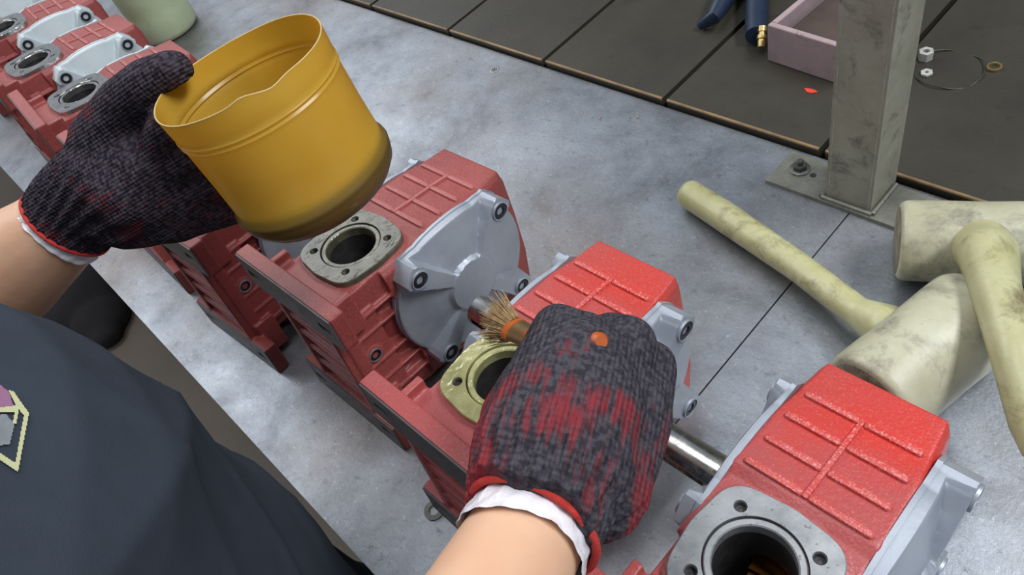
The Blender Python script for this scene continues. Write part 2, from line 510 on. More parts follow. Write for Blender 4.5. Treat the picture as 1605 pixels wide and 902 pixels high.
for x in (-0.322, -0.188):
    T = Matrix.Translation((x, 0.572, 0.0045))
    bm = bmesh.new(); lathe(bm, [(0.0112, 0), (0.0112, 0.0016), (0.0105, 0.002)], 32, T)
    w = part('washer', finish(bm, smooth=0.6), 'bare_bolt', post)
    bm = bmesh.new(); lathe(bm, [(0.0078, 0.002), (0.0078, 0.007), (0.0068, 0.0082)], 6, T)
    n_ = part('nut', finish(bm), 'bare_bolt', post)
    bm = bmesh.new(); lathe(bm, [(0.004, 0.002), (0.004, 0.0125), (0.0033, 0.0135)], 20, T)
    part('stud', finish(bm, smooth=0.6), 'bare_bolt', post)
    bm = bmesh.new(); lathe(bm, [(0.0035, 0), (0.0035, 0.0003)], 16, T @ Matrix.Translation((0.017, -0.002, 0)))
    part('spare_hole', finish(bm), 'seam', post)

# ------------------------------------------------------------------ gearbox (local frame: x along shaft, y away, z up; origin at foot edge)
YB, ZB, S = 0.1443, 0.1108, 0.0525
FY, FZ = 0.0755, 0.1860
BORE = 0.0236


def gear_body():
    bm = bmesh.new()
    full = [(0.075, 0.024), (0.14, 0.019), (0.215, 0.0185), (0.229, 0.030), (0.2335, 0.07), (0.2345, 0.12), (0.2335, 0.160), (0.2290, 0.1757), (0.197, 0.1768), (0.1745, 0.1795), (0.1517, 0.1810), (0.1265, 0.1832), (0.118, 0.1790), (0.07, 0.1785)]
    side = [(y - (0.004 if y > 0.2 else 0), z + (0.004 if z < 0.06 else (-0.006 if z > 0.14 else 0))) for y, z in full]

    def wx(y, z): return 0.0455 - 0.0065 * max(0, min(1, (y - 0.17) / 0.055)) * max(0, min(1, (z - 0.06) / 0.1))
    rings = [[(sg * (wx(y, z) + ex), *((y, z) if pr is full else q)) for (y, z), q in zip(full, pr)] for sg, ex, pr in ((-1, 0.004, side), (-1, 0, full), (1, 0, full), (1, 0.004, side))]
    loft(bm, rings)
    # vertical worm housing
    lathe(bm, [(0.036, 0.010), (0.041, 0.016), (0.041, 0.16), (0.043, 0.172), (0.043, 0.178)], 48, Matrix.Translation((0, FY, 0)))
    lathe(bm, [(0.030, 0.0095), (0.030, 0.03)], 48, Matrix.Translation((0, FY, 0)))
    # boss under the flange
    out = flange_outline(0.0015)
    loft(bm, [[(x, FY + y, z) for x, y in out] for z in (0.165, 0.1800)])
    # foot plate: upper bar, lower bar, web, shelves
    box(bm, -0.0766, 0.0766, 0.0012, 0.0155, 0.1600, 0.2004)
    box(bm, -0.0766, 0.0766, 0.0012, 0.0155, 0.0, 0.0405)
    box(bm, -0.050, 0.050, 0.010, 0.022, 0.02, 0.172)
    box(bm, -0.044, 0.044, 0.012, 0.075, 0.150, 0.1785)
    box(bm, -0.040, 0.040, 0.012, 0.075, 0.024, 0.050)
    for z in (0.060, 0.084, 0.108, 0.132): box(bm, -0.044, 0.044, 0.004, 0.014, z - 0.0045, z + 0.0045)
    for s in (-1, 1):
        box(bm, s * 0.044 - 0.004, s * 0.044 + 0.004, 0.002, 0.014, 0.03, 0.17)
        # gussets between bars and housing
        for z0, z1 in ((0.145, 0.188), (0.010, 0.055)):
            box(bm, s * 0.050 - 0.0035, s * 0.050 + 0.0035, 0.012, 0.036, z0, z1)
        for z in (0.150, 0.130, 0.092, 0.068, 0.045): box(bm, min(0, s * 0.049), max(0, s * 0.049), 0.020, 0.095, z - 0.0016, z + 0.0016)
        box(bm, min(0, s * 0.047), max(0, s * 0.047), 0.014, 0.05, 0.04, 0.155)
        # drain boss
        rod(bm, [(0, 0.030, 0.105), (s * 0.0485, 0.030, 0.105)], 0.0095, 24)
    me = fuse(bm, 0.0013, 2, 0.5)
    c = bmesh.new(); lathe(c, [(0.0288, 0.105), (0.0288, 0.21)], 64, Matrix.Translation((0, FY, 0)))
    me = cut(me, c)
    c = bmesh.new(); rod(c, [(-0.021, YB, ZB), (0.021, YB, ZB)], 0.060, 64)
    me = cut(me, c)
    me.shade_smooth(); me.set_sharp_from_angle(angle=0.9)
    return me


def flange_outline(g=0.0, n=72):
    out = []
    for k in range(n):
        a = 2 * PI * k / n
        r = 0.0425 + g + 0.0066 * math.sin(2 * a) ** 4
        out.append((r * math.cos(a), r * math.sin(a)))
    return out


def flange_plate():
    bm = bmesh.new()
    out = flange_outline()
    loft(bm, [[(x, FY + y, z) for x, y in out] for z in (0.1800, FZ - 0.0008)] + [[(x * 0.985, FY + y * 0.985, FZ) for x, y in out]])
    bmesh.ops.recalc_face_normals(bm, faces=bm.faces[:])
    me = bpy.data.meshes.new('mesh'); bm.to_mesh(me); bm.free()
    c = bmesh.new(); lathe(c, [(0.0292, 0.17), (0.0292, 0.2)], 72, Matrix.Translation((0, FY, 0)))
    me = cut(me, c)
    for sx in (-1, 1):
        for sy in (-1, 1):
            c = bmesh.new(); lathe(c, [(0.0036, 0.17), (0.0036, 0.1850), (0.0044, 0.1868)], 24, Matrix.Translation((sx * 0.0250, FY + sy * 0.0250, 0)))
            me = cut(me, c)
    me.shade_smooth(); me.set_sharp_from_angle(angle=0.5)
    return me


def holes_mesh(sx, sy):
    bm = bmesh.new()
    if True:
        if True:
            T = Matrix.Translation((sx * 0.0250, FY + sy * 0.0250, 0))
            prof = [(0.0037, 0.1812)]
            z = 0.1812
            while z < 0.1842:
                prof += [(0.0033, z + 0.0004), (0.0037, z + 0.0008)]; z += 0.0008
            lathe(bm, [(0.0040, 0.1815), (0.0001, 0.1815)] + [(0.0001, 0.1817)] + prof[:1] + prof[1:] + [(0.0040, prof[-1][1])], 20, T, closed=True)
    return finish(bm)


def ring_mesh():
    bm = bmesh.new()
    lathe(bm, [(BORE, 0.176), (BORE, 0.1842), (BORE + 0.0008, 0.1850), (0.0275, 0.1850), (0.0283, 0.1842), (0.0283, 0.176)], 72, Matrix.Translation((0, FY, 0)), closed=True)
    return finish(bm, smooth=0.6)


def cover_mesh(sgn):
    NA, NR = 400, 60
    bm = bmesh.new()

    def outline(a):
        t = abs(((a + PI / 4) % (PI / 2)) - PI / 4)                  # angle from the side direction
        u = PI / 4 - t                                                # angle from corner
        r = 0.0795 - (0.0085 * max(0, math.sin(a)) ** 6)
        if u < 0.15: return 0.0860 / math.cos(0.15) * math.cos(0.15) - 0.004 * max(0, u - 0.11) / 0.04
        return max(r, 0.0825 - (u - 0.15) * 0.045)

    def hgt(x, y):
        return 0.0455 + (hgt0(x, y) - 0.0455) * (1 if sgn > 0 else 0.52)

    def hgt0(x, y):
        r = math.hypot(x, y)
        base = 0.0670 - max(0, r - 0.028) * 0.24
        a = math.atan2(y, x)
        d = 9
        for q in (1, 3, 5, 7):
            ca, sa = math.cos(q * PI / 4), math.sin(q * PI / 4)
            al = x * ca + y * sa
            if al > 0: d = min(d, abs(-x * sa + y * ca) - (0.0060 + 0.0060 * min(1, max(0, (al - 0.03) / 0.045))))
        top = 0.0700 - max(0, 0.05 - r) * 0.01
        k = 1 if d < 0 else max(0, 1 - d / 0.0016)
        h = base + (top - base) * k if r > 0.026 else base
        if r < 0.0300:
            b = 0.0712 if r < 0.0275 else 0.0712 + (max(h, 0.067) - 0.0712) * (r - 0.0275) / 0.0025
            h = max(h, b)
        return h
    rings = []
    c = bm.verts.new((sgn * hgt(0, 0), YB, ZB))
    for j in range(1, NR + 1):
        f = j / NR
        ring = []
        for i in range(NA):
            a = 2 * PI * i / NA; r = outline(a) * (f ** 0.9)
            if j == NR: r = outline(a)
            x, y = r * math.cos(a), r * math.sin(a)
            h = hgt(x, y) - (0.0008 if j == NR else 0)
            ring.append(bm.verts.new((sgn * h, YB + x, ZB + y)))
        rings.append(ring)
    for hh, g in ((0.0485, 1.0), (0.0488, 1.012), (0.0455, 1.012), (0.0455, 0.9)):
        rings.append([bm.verts.new((sgn * hh, YB + outline(2 * PI * i / NA) * math.cos(2 * PI * i / NA) * g, ZB + outline(2 * PI * i / NA) * math.sin(2 * PI * i / NA) * g)) for i in range(NA)])
    for i in range(NA): bm.faces.new((c, rings[0][i], rings[0][(i + 1) % NA]))
    for a, b in zip(rings, rings[1:]):
        for i in range(NA): bm.faces.new((a[i], b[i], b[(i + 1) % NA], a[(i + 1) % NA]))
    return finish(bm, smooth=0.6)


def socket_bolt(sgn, y, z, x=0.0700):
    bm = bmesh.new()
    T = Matrix.Translation((sgn * x, y, z)) @ Matrix.Rotation(sgn * PI / 2, 4, 'Y')
    lathe(bm, [(0.0078, -0.002), (0.0078, 0.0010), (0.0072, 0.0015), (0.0042, 0.0015), (0.0040, -0.0012)], 28, T)
    return finish(bm, smooth=0.5)


def bolt_rim(sgn, y, z, x=0.0700):
    bm = bmesh.new()
    T = Matrix.Translation((sgn * x, y, z)) @ Matrix.Rotation(sgn * PI / 2, 4, 'Y')
    lathe(bm, [(0.0081, -0.001), (0.0083, 0.0020), (0.0093, 0.0020), (0.0099, -0.001)], 28, T, closed=True)
    return finish(bm, smooth=0.5)


def shaft_mesh():
    bm = bmesh.new()
    L = 0.1275
    T = Matrix.Translation((0, YB, ZB)) @ Matrix.Rotation(-PI / 2, 4, 'Y')
    lathe(bm, [(0.0142, 0.03), (0.0142, L - 0.0015), (0.0127, L)], 48, T)
    me = finish(bm)
    c = bmesh.new(); box(c, -L + 0.006, -0.074, YB - 0.0145 - 0.001, YB - 0.0145 + 0.0045, ZB - 0.0035, ZB + 0.0035)
    me = cut(me, c)
    me.shade_smooth(); me.set_sharp_from_angle(angle=0.6)
    return me


def wheel_mesh():
    bm = bmesh.new()
    N = 36
    rings = []
    for x, dr in ((-0.013, 0.0012), (-0.0065, -0.0008), (0, -0.0015), (0.0065, -0.0008), (0.013, 0.0012)):
        ring = []
        for k in range(N * 4):
            a = 2 * PI * (k / (N * 4)) + x * 2.2
            r = (0.0560, 0.0560, 0.0515, 0.0515)[k % 4] + dr
            ring.append((x, YB + r * math.cos(a), ZB + r * math.sin(a)))
        rings.append(ring)
    loft(bm, rings)
    return finish(bm, smooth=0.5)


def make_gearbox():
    root = empty('worm_gearbox')
    b = link('cast_housing', gear_body(), 'red_dull', root)
    # panel ribs
    ys = (0.197, 0.1745, 0.1517, 0.1298); zs = (0.1768, 0.1795, 0.1810, 0.1832)
    for y, z, w in zip(ys, zs, (0.0385, 0.040, 0.0405, 0.041)):
        for x0, x1, dy in ((-w, -0.0015, 0.0), (0.0015, w, 0.0)):
            bm = bmesh.new()
            for_r = 0.0024
            pts = []
            for k in range(9): a = PI / 2 + PI * k / 8; pts.append((x0 + for_r + for_r * math.cos(a), y + for_r * math.sin(a)))
            for k in range(9): a = -PI / 2 + PI * k / 8; pts.append((x1 - for_r + for_r * math.cos(a), y + for_r * math.sin(a)))
            xm = (x0 + x1) / 2
            loft(bm, [[(xm + (x - xm) * g, y + (yy - y) * g, zz) for x, yy in pts] for g, zz in ((1.04, z - 0.002), (1.0, z + 0.0010), (0.93 if False else 0.965, z + 0.0020), (0.90, z + 0.0025))])
            link('rib', finish(bm, smooth=0.9), 'red_dull', root)
    bm = bmesh.new()
    loft(bm, [[(-0.0022, y, z - 0.002), (0.0022, y, z - 0.002), (0.0016, y, z + 0.0019), (-0.0016, y, z + 0.0019)] for y, z in zip((0.199,) + ys[1:3] + (0.128,), (0.1766,) + zs[1:3] + (0.1834,))])
    link('centre_rib', finish(bm, smooth=0.8), 'red_dull', root)
    fl = link('motor_flange', flange_plate(), 'machined', root)
    link('bearing_ring', ring_mesh(), 'machined', root)
    for sx in (-1, 1):
        for sy in (-1, 1): link('screw_thread', holes_mesh(sx, sy), 'hole_shade', root)
    link('worm_wheel', wheel_mesh(), 'bronze', root)
    bm = bmesh.new(); lathe(bm, [(0.0242, 0.108), (0.0242, 0.1755), (0.0286, 0.1755), (0.0286, 0.108)], 48, Matrix.Translation((0, FY, 0)), closed=True)  # dark liner added so the bore reads shaded inside
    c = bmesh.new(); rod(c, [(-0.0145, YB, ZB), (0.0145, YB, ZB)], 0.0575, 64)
    bl = link('bore_dark_liner', cut(finish(bm, smooth=0.7), c), 'hole_shade', root); bl.data.shade_smooth(); bl.data.set_sharp_from_angle(angle=0.6)
    bm = bmesh.new(); lathe(bm, [(0.0284, 0.104), (0.0284, 0.116)], 48, Matrix.Translation((0, FY, 0)))
    link('bore_shade_floor', finish(bm, smooth=0.7), 'bore_shade_floor', root)  # glossy dark disc added to keep the bore interior dark
    # bare faces of the feet, with their slots
    for z0, z1 in ((0.1615, 0.1990), (0.0015, 0.0390)):
        bm = bmesh.new()
        box(bm, -0.0755, 0.0755, -0.0004, 0.0022, z0, z1)
        me = finish(bm)
        for s in (-1, 1):
            c = bmesh.new(); zc = (z0 + z1) / 2
            pts = []
            for k in range(20):
                a = 2 * PI * k / 20; pts.append((s * 0.058 + 0.0048 * math.cos(a) + (0.0045 if math.cos(a) > 0 else -0.0045), zc + 0.0048 * math.sin(a)))
            loft(c, [[(x, y, z) for x, z in pts] for y in (-0.01, 0.01)])
            me = cut(me, c)
        f = link('foot_face', me, 'bare_iron', root); f['label'] = 'bare machined foot face'
        for s in (-1, 1):
            bm = bmesh.new()
            pts = [(s * 0.058 + 0.0049 * math.cos(2 * PI * k / 20) + (0.0045 if math.cos(2 * PI * k / 20) > 0 else -0.0045), (z0 + z1) / 2 + 0.0049 * math.sin(2 * PI * k / 20)) for k in range(20)]
            loft(bm, [[(x, y, z) for x, z in pts] for y in (0.0008, 0.0012)])
            link('slot_recess', finish(bm), 'seam', root)
    for sgn in (1, -1):
        cv = link('end_cover', cover_mesh(sgn), 'alu', root)
        for sy in (-1, 1):
            for sz in (-1, 1):
                link('bolt', socket_bolt(sgn, YB + sy * S, ZB + sz * S, 0.0700 if sgn > 0 else 0.0582), 'bolt', cv)
                link('bolt_seat', bolt_rim(sgn, YB + sy * S, ZB + sz * S, 0.0700 if sgn > 0 else 0.0582), 'alu', cv)
        if sgn == 1:
            bm = bmesh.new()
            # two raised foundry figures near the far edge of the cover
            pts = [(0.0575, YB + 0.060 + 0.0030 * math.cos(a), ZB + 0.012 + 0.0085 * math.sin(a)) for a in [2 * PI * k / 16 for k in range(17)]]
            rod(bm, pts, 0.0009, 6, cap=False)
            rod(bm, [(0.0600, YB + 0.051, ZB + 0.004), (0.0598, YB + 0.051, ZB + 0.018)], 0.0009, 6)
            rod(bm, [(0.0572, YB + 0.058, ZB + 0.026), (0.0570, YB + 0.058, ZB + 0.031)], 0.0009, 6)
            link('cast_mark', finish(bm, smooth=1), 'alu', cv)
    link('output_shaft', shaft_mesh(), 'shaft', root)
    for sgn in (1, -1):
        bm = bmesh.new()
        T = Matrix.Translation((sgn * 0.0485, 0.030, 0.105)) @ Matrix.Rotation(sgn * PI / 2, 4, 'Y')
        lathe(bm, [(0.0058, -0.002), (0.0060, 0.0012), (0.0072, 0.0012), (0.0078, -0.002)], 28, T, closed=True)
        pr = link('plug_rim', finish(bm, smooth=0.6), 'machined', root); pr['label'] = 'bright bare ring around the plug'
        bm = bmesh.new()
        lathe(bm, [(0.0058, -0.002), (0.0058, 0.0006), (0.0036, 0.0008), (0.0030, -0.0015)], 28, T)
        link('plug', finish(bm, smooth=0.5), 'bolt', root)
    return root


def copy_tree(o, parent=None):
    c = o.copy(); COL.objects.link(c); c.parent = parent
    for ch in list(o.children): copy_tree(ch, c)
    return c


gearbox = make_gearbox()
ROLL = math.radians(4.51)
GB = [  # x, y, yaw, body material, cover, flange, label
    (-0.0874, 0.0326, 0.50, 'red_bright', 'alu', 'machined', 'bright red gearbox with a dry clean grey flange, nearest the bottom right corner'),
    (-0.2982, 0.0396, 0.50, 'red_mid', 'alu', 'oil_yellow', 'red gearbox with yellow oily flange half hidden under the hand with the brush'),
    (-0.5187, 0.0576, 1.48, 'red_dull', 'alu', 'oil_dark', 'dull red gearbox with wet dark flange, its whole silver end cover showing'),
    (-0.7207, 0.0264, 4.0, 'red_shaded', 'alu', 'oil_dark', 'dull red gearbox with paint darkened for shade, right behind the yellow plastic cup'),
    (-0.9461, 0.0277, -1.04, 'red_dull', 'alu', 'oil_dark', 'dull red gearbox almost hidden behind the gloved hand holding the cup'),
    (-1.1501, 0.0228, -3.6, 'red_dull', 'alu_pale', 'oil_silver', 'pinkish red gearbox with shiny wet flange, just above the thumb of the cup glove'),
    (-1.3477, 0.0214, -1.1, 'red_dull', 'alu_pale', 'oil_silver', 'pinkish red gearbox second from the top left corner, oil spots glinting on its flange'),
    (-1.5657, 0.0347, -4.8, 'red_dull', 'alu_pale', 'oil_silver', 'pinkish red gearbox whose wet flange is cut by the left photo edge'),
    (-1.7900, 0.0300, -2.0, 'red_dull', 'alu_pale', 'oil_silver', 'farthest gearbox, only its pale cover showing in the top left corner'),
]
for i, (x, y, yaw, bodym, covm, flm, lab) in enumerate(GB):
    g = gearbox if i == 0 else copy_tree(gearbox)
    g.location = (x, y, 0.0004); g.rotation_euler = (-ROLL, 0, math.radians(yaw))
    tag(g, lab, 'gearbox', 'red worm gearboxes standing in a row on the bench')
    for ch in g.children:
        k = ch.name.split('.')[0]
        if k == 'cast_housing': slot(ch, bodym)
        elif k in ('rib', 'centre_rib'): slot(ch, {'red_bright': 'rib_bright', 'red_mid': 'rib_bright', 'red_shaded': 'red_shaded'}.get(bodym, 'rib_dull'))
        elif k == 'end_cover': slot(ch, covm)
        elif k in ('motor_flange',): slot(ch, flm)
        elif k == 'bearing_ring': slot(ch, flm)
        if k == 'motor_flange': ch['label'] = {'machined': 'dry machined grey flange', 'oil_yellow': 'flange wet with yellow oil', 'oil_dark': 'flange wet with dark oil', 'oil_silver': 'flange shining with clear oil'}[flm]

# ------------------------------------------------------------------ mallets


def mallet(name, label, c, ax, L, r, hpts, hr, worn_end=-1):
    c, ax = Vector(c), Vector(ax).normalized()
    root = tag(empty(name, (c.x, c.y, 0)), label, 'mallet', 'cream rubber mallets on the right of the bench')
    bm = bmesh.new()
    n = 48
    prof = [(0.80, -0.5), (0.94, -0.49), (1.0, -0.455), (1.005, -0.3), (0.985, 0), (1.005, 0.3), (1.0, 0.455), (0.94, 0.49), (0.80, 0.5)]
    u, v = frame(ax)
    rings = [[c + ax * (t * L) + (u * math.cos(2 * PI * k / n) + v * math.sin(2 * PI * k / n)) * r * s for k in range(n)] for s, t in prof]
    loft(bm, rings)
    # blend collar and handle fused with the head, as one moulding
    hp = [Vector(p) for p in hpts]
    d0 = (hp[1] - hp[0]).normalized()
    head = fuse_parts(bm, 0.002, 3)
    part('head', head, 'mallet', root)
    bm = bmesh.new(); rod(bm, [c + ax * (worn_end * L * 0.480), c + ax * (worn_end * L * 0.503)], [r * 0.95, r * 0.80], 40)
    o = part('striking_face', finish(bm, smooth=0.7), 'mallet_end', root); o['label'] = 'darkened battered striking face'
    bm = bmesh.new()
    pts, rr = [hp[0]], [hr[0]]
    for i in range(len(hp) - 1):
        for k in range(1, 9):
            t = k / 8; pts.append(hp[i].lerp(hp[i + 1], t)); rr.append(hr[i] + (hr[i + 1] - hr[i]) * t)
    e = pts[-1]; dd = (pts[-1] - pts[-2]).normalized(); q = rr[-1]
    for k in range(1, 6):
        a = k / 5 * PI / 2 * 0.95; pts.append(e + dd * q * 0.55 * math.sin(a)); rr.append(q * math.cos(a))
    rod(bm, pts, rr, 28)
    part('handle', finish(bm, smooth=1.0), 'mallet_yellow', root)
    return root


def fuse_parts(bm, voxel, smooth):
    return fuse(bm, voxel, smooth, 0.5)


# first mallet: head by the last gearbox, handle lying to the upper left
h0, h1 = atz(1392, 618, 0.043), atz(1512, 520, 0.043)
axm = (h1 - h0).normalized()
cm = atz(1448, 556, 0.043)
mallet('rubber_mallet', 'grubby cream mallet whose long handle points up left across the bench joint', cm, axm, 0.128, 0.0415,
       [cm + (atz(1385, 512, 0.036) - cm) * 0.3, atz(1385, 512, 0.037), atz(1345, 490, 0.032), atz(1250, 418, 0.024), atz(1130, 336, 0.0185), atz(1080, 304, 0.0175)],
       [0.021, 0.0205, 0.0140, 0.0145, 0.0165, 0.0160], worn_end=-1)
h0, h1 = atz(1402, 377, 0.0385), atz(1600, 382, 0.0385)
axm = (h1 - h0).normalized(); cm = h0 + axm * 0.068
mallet('rubber_mallet', 'grubby cream mallet in front of the post, its handle crossing over the other mallet head', cm, axm, 0.132, 0.0375,
       [cm + (at(1548, 400, 0.60) - cm) * 0.3, at(1548, 400, 0.615), at(1560, 452, 0.580), at(1592, 560, 0.535), at(1622, 668, 0.515), at(1632, 708, 0.508)],
       [0.024, 0.0225, 0.0175, 0.0160, 0.0155, 0.0120], worn_end=-1)

# standing pale green jug, top left
c = atz(268, 47)
jug = tag(empty('plastic_jug', c), 'cloudy pale green plastic jug standing behind the gearboxes at the top left', 'jug')
bm = bmesh.new()
lathe(bm, [(0.050, 0.0), (0.058, 0.003), (0.0615, 0.012), (0.0615, 0.05), (0.060, 0.06), (0.0615, 0.07), (0.0615, 0.17), (0.059, 0.185), (0.04, 0.215), (0.022, 0.225), (0.020, 0.23), (0.020, 0.245)], 56)
o = link('jug_body', finish(bm, smooth=0.9), 'jug', jug)
bm = bmesh.new(); lathe(bm, [(0.023, 0.238), (0.023, 0.258), (0.021, 0.260)], 32)
link('cap', finish(bm, smooth=0.6), 'white_plastic', jug)

# ------------------------------------------------------------------ amber cup
ray = (at(430, 200, 1) - EYE).normalized()
ray_c = RC @ ray
e_img = Vector((0.575, 0.818, 0)); e_c = (e_img - ray_c * e_img.dot(ray_c)).normalized()
CT, ST = 0.37, math.sqrt(1 - 0.37 ** 2)
a_w = (RC.transposed() @ (ray_c * CT + e_c * ST)).normalized()       # rim -> bottom
RIM = at(372, 106, 0.457); CR, CH = 0.0575, 0.104
zc = -a_w                                                            # cup's own up
xc_ = (RC.transposed() @ Vector((0.82, -0.57, 0))); xc_ = (xc_ - zc * xc_.dot(zc)).normalized(); yc_ = zc.cross(xc_)
CUPM = Matrix.Translation(RIM + a_w * CH) @ Matrix((xc_, yc_, zc)).transposed().to_4x4()
cup = tag(empty('plastic_cup'), 'translucent amber cup with cut uneven rim held tilted over the gearboxes', 'cup')
cup.matrix_world = CUPM


def KINK(near):
    return -0.0022 * math.exp(-((near - 0.16) / 0.14) ** 2) + 0.0018 * math.exp(-((near + 0.16) / 0.12) ** 2)


def cup_mesh():
    bm = bmesh.new(); n = 96
    prof = [(0.001, 0.004), (0.030, 0.002), (0.044, 0.0), (0.0520, 0.0035), (0.0572, 0.010), (0.0588, 0.0160), (0.0586, 0.0176), (0.0594, 0.0192), (0.0588, 0.0215), (0.0566, 0.0245), (0.0562, 0.05), (0.0562, 0.078),
            (0.0566, 0.0800), (0.0572, 0.0815), (0.0562, 0.0830), (0.0574, 0.0850), (0.0562, 0.0870), (0.0570, 0.0895), (0.0572, 0.097), (0.0575, CH)]
    # inner wall follows
    inner = [(r - 0.0011, z) for r, z in prof[::-1] if r > 0.045 and z > 0.004] + [(0.044, 0.0030), (0.001, 0.0055)]
    allp = prof + inner
    R = []
    for r, z in allp:
        ring = []
        for k in range(n):
            a = 2 * PI * k / n
            dz = 0
            if z > 0.09:
                # the cut rim dips and has a kink on the near side
                near = (a - NEAR + PI) % (2 * PI) - PI
                dz = KINK(near) + 0.0008 * math.sin(a * 3)
                dz *= (z - 0.09) / (CH - 0.09)
            rr = r * (1 + 0.012 * math.cos(2 * a + 0.5) * max(0, (z - 0.06) / 0.044))
            ring.append(bm.verts.new((rr * math.cos(a), rr * math.sin(a), z + dz)))
        R.append(ring)
    for a, b in zip(R, R[1:]):
        for i in range(n): bm.faces.new((a[i], a[(i + 1) % n], b[(i + 1) % n], b[i]))
    bm.faces.new(R[0][::-1]); bm.faces.new(R[-1])
    return finish(bm, smooth=0.9)


vn = -(ray - zc * ray.dot(zc)).normalized(); NEAR = math.atan2(vn.dot(yc_), vn.dot(xc_))
link('cup_wall', cup_mesh(), 'cup', cup)
bm = bmesh.new()
pts = []
for k in range(97):
    a = 2 * PI * k / 96; near = (a - NEAR + PI) % (2 * PI) - PI
    dz = KINK(near) + 0.0008 * math.sin(a * 3)
    rr = (CR - 0.0005) * (1 + 0.012 * math.cos(2 * a + 0.5))
    pts.append((rr * math.cos(a), rr * math.sin(a), CH + dz))
rod(bm, pts, 0.00045, 6, cap=False)
o = link('cut_edge', finish(bm, smooth=2), 'cut_edge', cup); o['label'] = 'whitish cut edge of the rim'

# ------------------------------------------------------------------ the worker
person = tag(empty('person', (-0.42, -0.25, -0.8)), 'worker in a dark T-shirt and knitted gloves, holding the cup and brushing oil', 'person')


def wear(name, me, mat, label=None, parent=None):
    o = link(name, me, mat); rel(o, person)
    if label: o['label'] = label
    return o


WL, EL_, SHL = at(105, 350, 0.57), at(-165, 560, 0.66), Vector((-0.62, -0.22, 0.45))
WR, ER_, SHR = at(832, 828, 0.322), EYE + RC.transposed() @ Vector((-0.105, 0.240, 0.135)), Vector((-0.245, -0.26, 0.46))
NECK = Vector((-0.42, -0.20, 0.50)); HEAD = Vector((-0.42, -0.255, 0.690))


def cupP(ang, z, rad): return CUPM @ Vector((rad * math.cos(ang), rad * math.sin(ang), z))


# gloves first (their skeletons carry the hands)
LEFTA = math.atan2((-xc_).dot(yc_), (-xc_).dot(xc_))                 # cup side facing the glove
back = NEAR + PI


def lerp_ang(a, b, t):
    d = (b - a + PI) % (2 * PI) - PI
    return a + d * t


def glove_left():
    bm = bmesh.new()
    palm = [at(128, 322, 0.565), at(190, 280, 0.545), at(255, 262, 0.535)]
    for a, b, ra, rb in ((WL, palm[0], 0.0335, 0.035), (palm[0], palm[1], 0.035, 0.040), (palm[1], palm[2], 0.040, 0.038)):
        caps(bm, a, b, ra, rb, 20)
    caps(bm, at(175, 232, 0.54), at(262, 205, 0.545), 0.030, 0.024, 20)
    caps(bm, at(180, 335, 0.55), at(275, 325, 0.545), 0.026, 0.026, 20)
    caps(bm, at(200, 300, 0.53), at(300, 300, 0.54), 0.030, 0.028, 20)
    # thumb
    chain(bm, [at(168, 225, 0.530), at(196, 165, 0.505), at(232, 130, 0.482), at(272, 110, 0.474)], [0.026, 0.0185, 0.0158, 0.0132])
    # four fingers wrapped round the far side of the cup
    for z, tip, r in ((0.083, 0.98, 0.0125), (0.060, 1.05, 0.0130), (0.036, 1.0, 0.0127), (0.013, 0.86, 0.0115)):
        pts = [palm[2].lerp(at(300, 330, 0.55), (0.083 - z) / 0.07)]
        for t in (0.30, 0.55, 0.8, tip):
            pts.append(cupP(lerp_ang(LEFTA, back, t), z, 0.0575 + r * 0.93))
        chain(bm, pts, [0.020, r * 1.15, r * 1.05, r, r * 0.88])
    me = fuse(bm, 0.0022, 10, 0.6)
    # remove what would poke into the cup, then open the cuff
    inv = CUPM.inverted()
    ax = (palm[0] - WL).normalized()
    for v in me.vertices:
        p = inv @ v.co
        if -0.004 < p.z < CH:
            rr = math.hypot(p.x, p.y)
            if rr < 0.0592 and rr > 0.03:
                k = 0.0592 / rr; v.co = CUPM @ Vector((p.x * k, p.y * k, p.z))
    ribbed(me, WL, ax, 0.075)
    return me


def ribbed(me, w, ax, length):
    u, v_ = frame(ax)
    for v in me.vertices:
        d = (v.co - w).dot(ax)
        if d < length:
            q = v.co - w - ax * d
            a = math.atan2(q.dot(v_), q.dot(u))
            k = min(1, (length - d) / 0.03)
            q = q * (1 + 0.040 * k * math.sin(26 * a) + 0.02 * k * noise.noise(v.co * 30))
            v.co = w + ax * max(d, -0.001 + 0.0015 * math.sin(a * 5)) + q
    return me


def side_of(ax, view):
    return ax.cross(view).normalized()


axL = (at(255, 262, 0.535) - WL).normalized()
axR = (at(900, 560, 0.36) - WR).normalized()
axC = ((WR - ER_).normalized() * 0.9 + axR * 0.1).normalized()      # the cuff sits square on the forearm
knit('knit_left', 'dark two yarn knit, left', axL, side_of(axL, (WL - EYE)), -0.04, dark=(40, 36, 42), pale=(74, 66, 74), red=(96, 44, 50))
knit('knit_right', 'black and red two yarn knit, right', axR, side_of(axR, (WR - EYE)), 0.09, fade=axR.dot(at(900, 610, 0.33)), dark=(52, 50, 56), pale=(78, 74, 80), red=(136, 50, 56))
gl = wear('glove', glove_left(), 'knit_left', 'dark grey knitted glove with faint red flecks, round the cup')


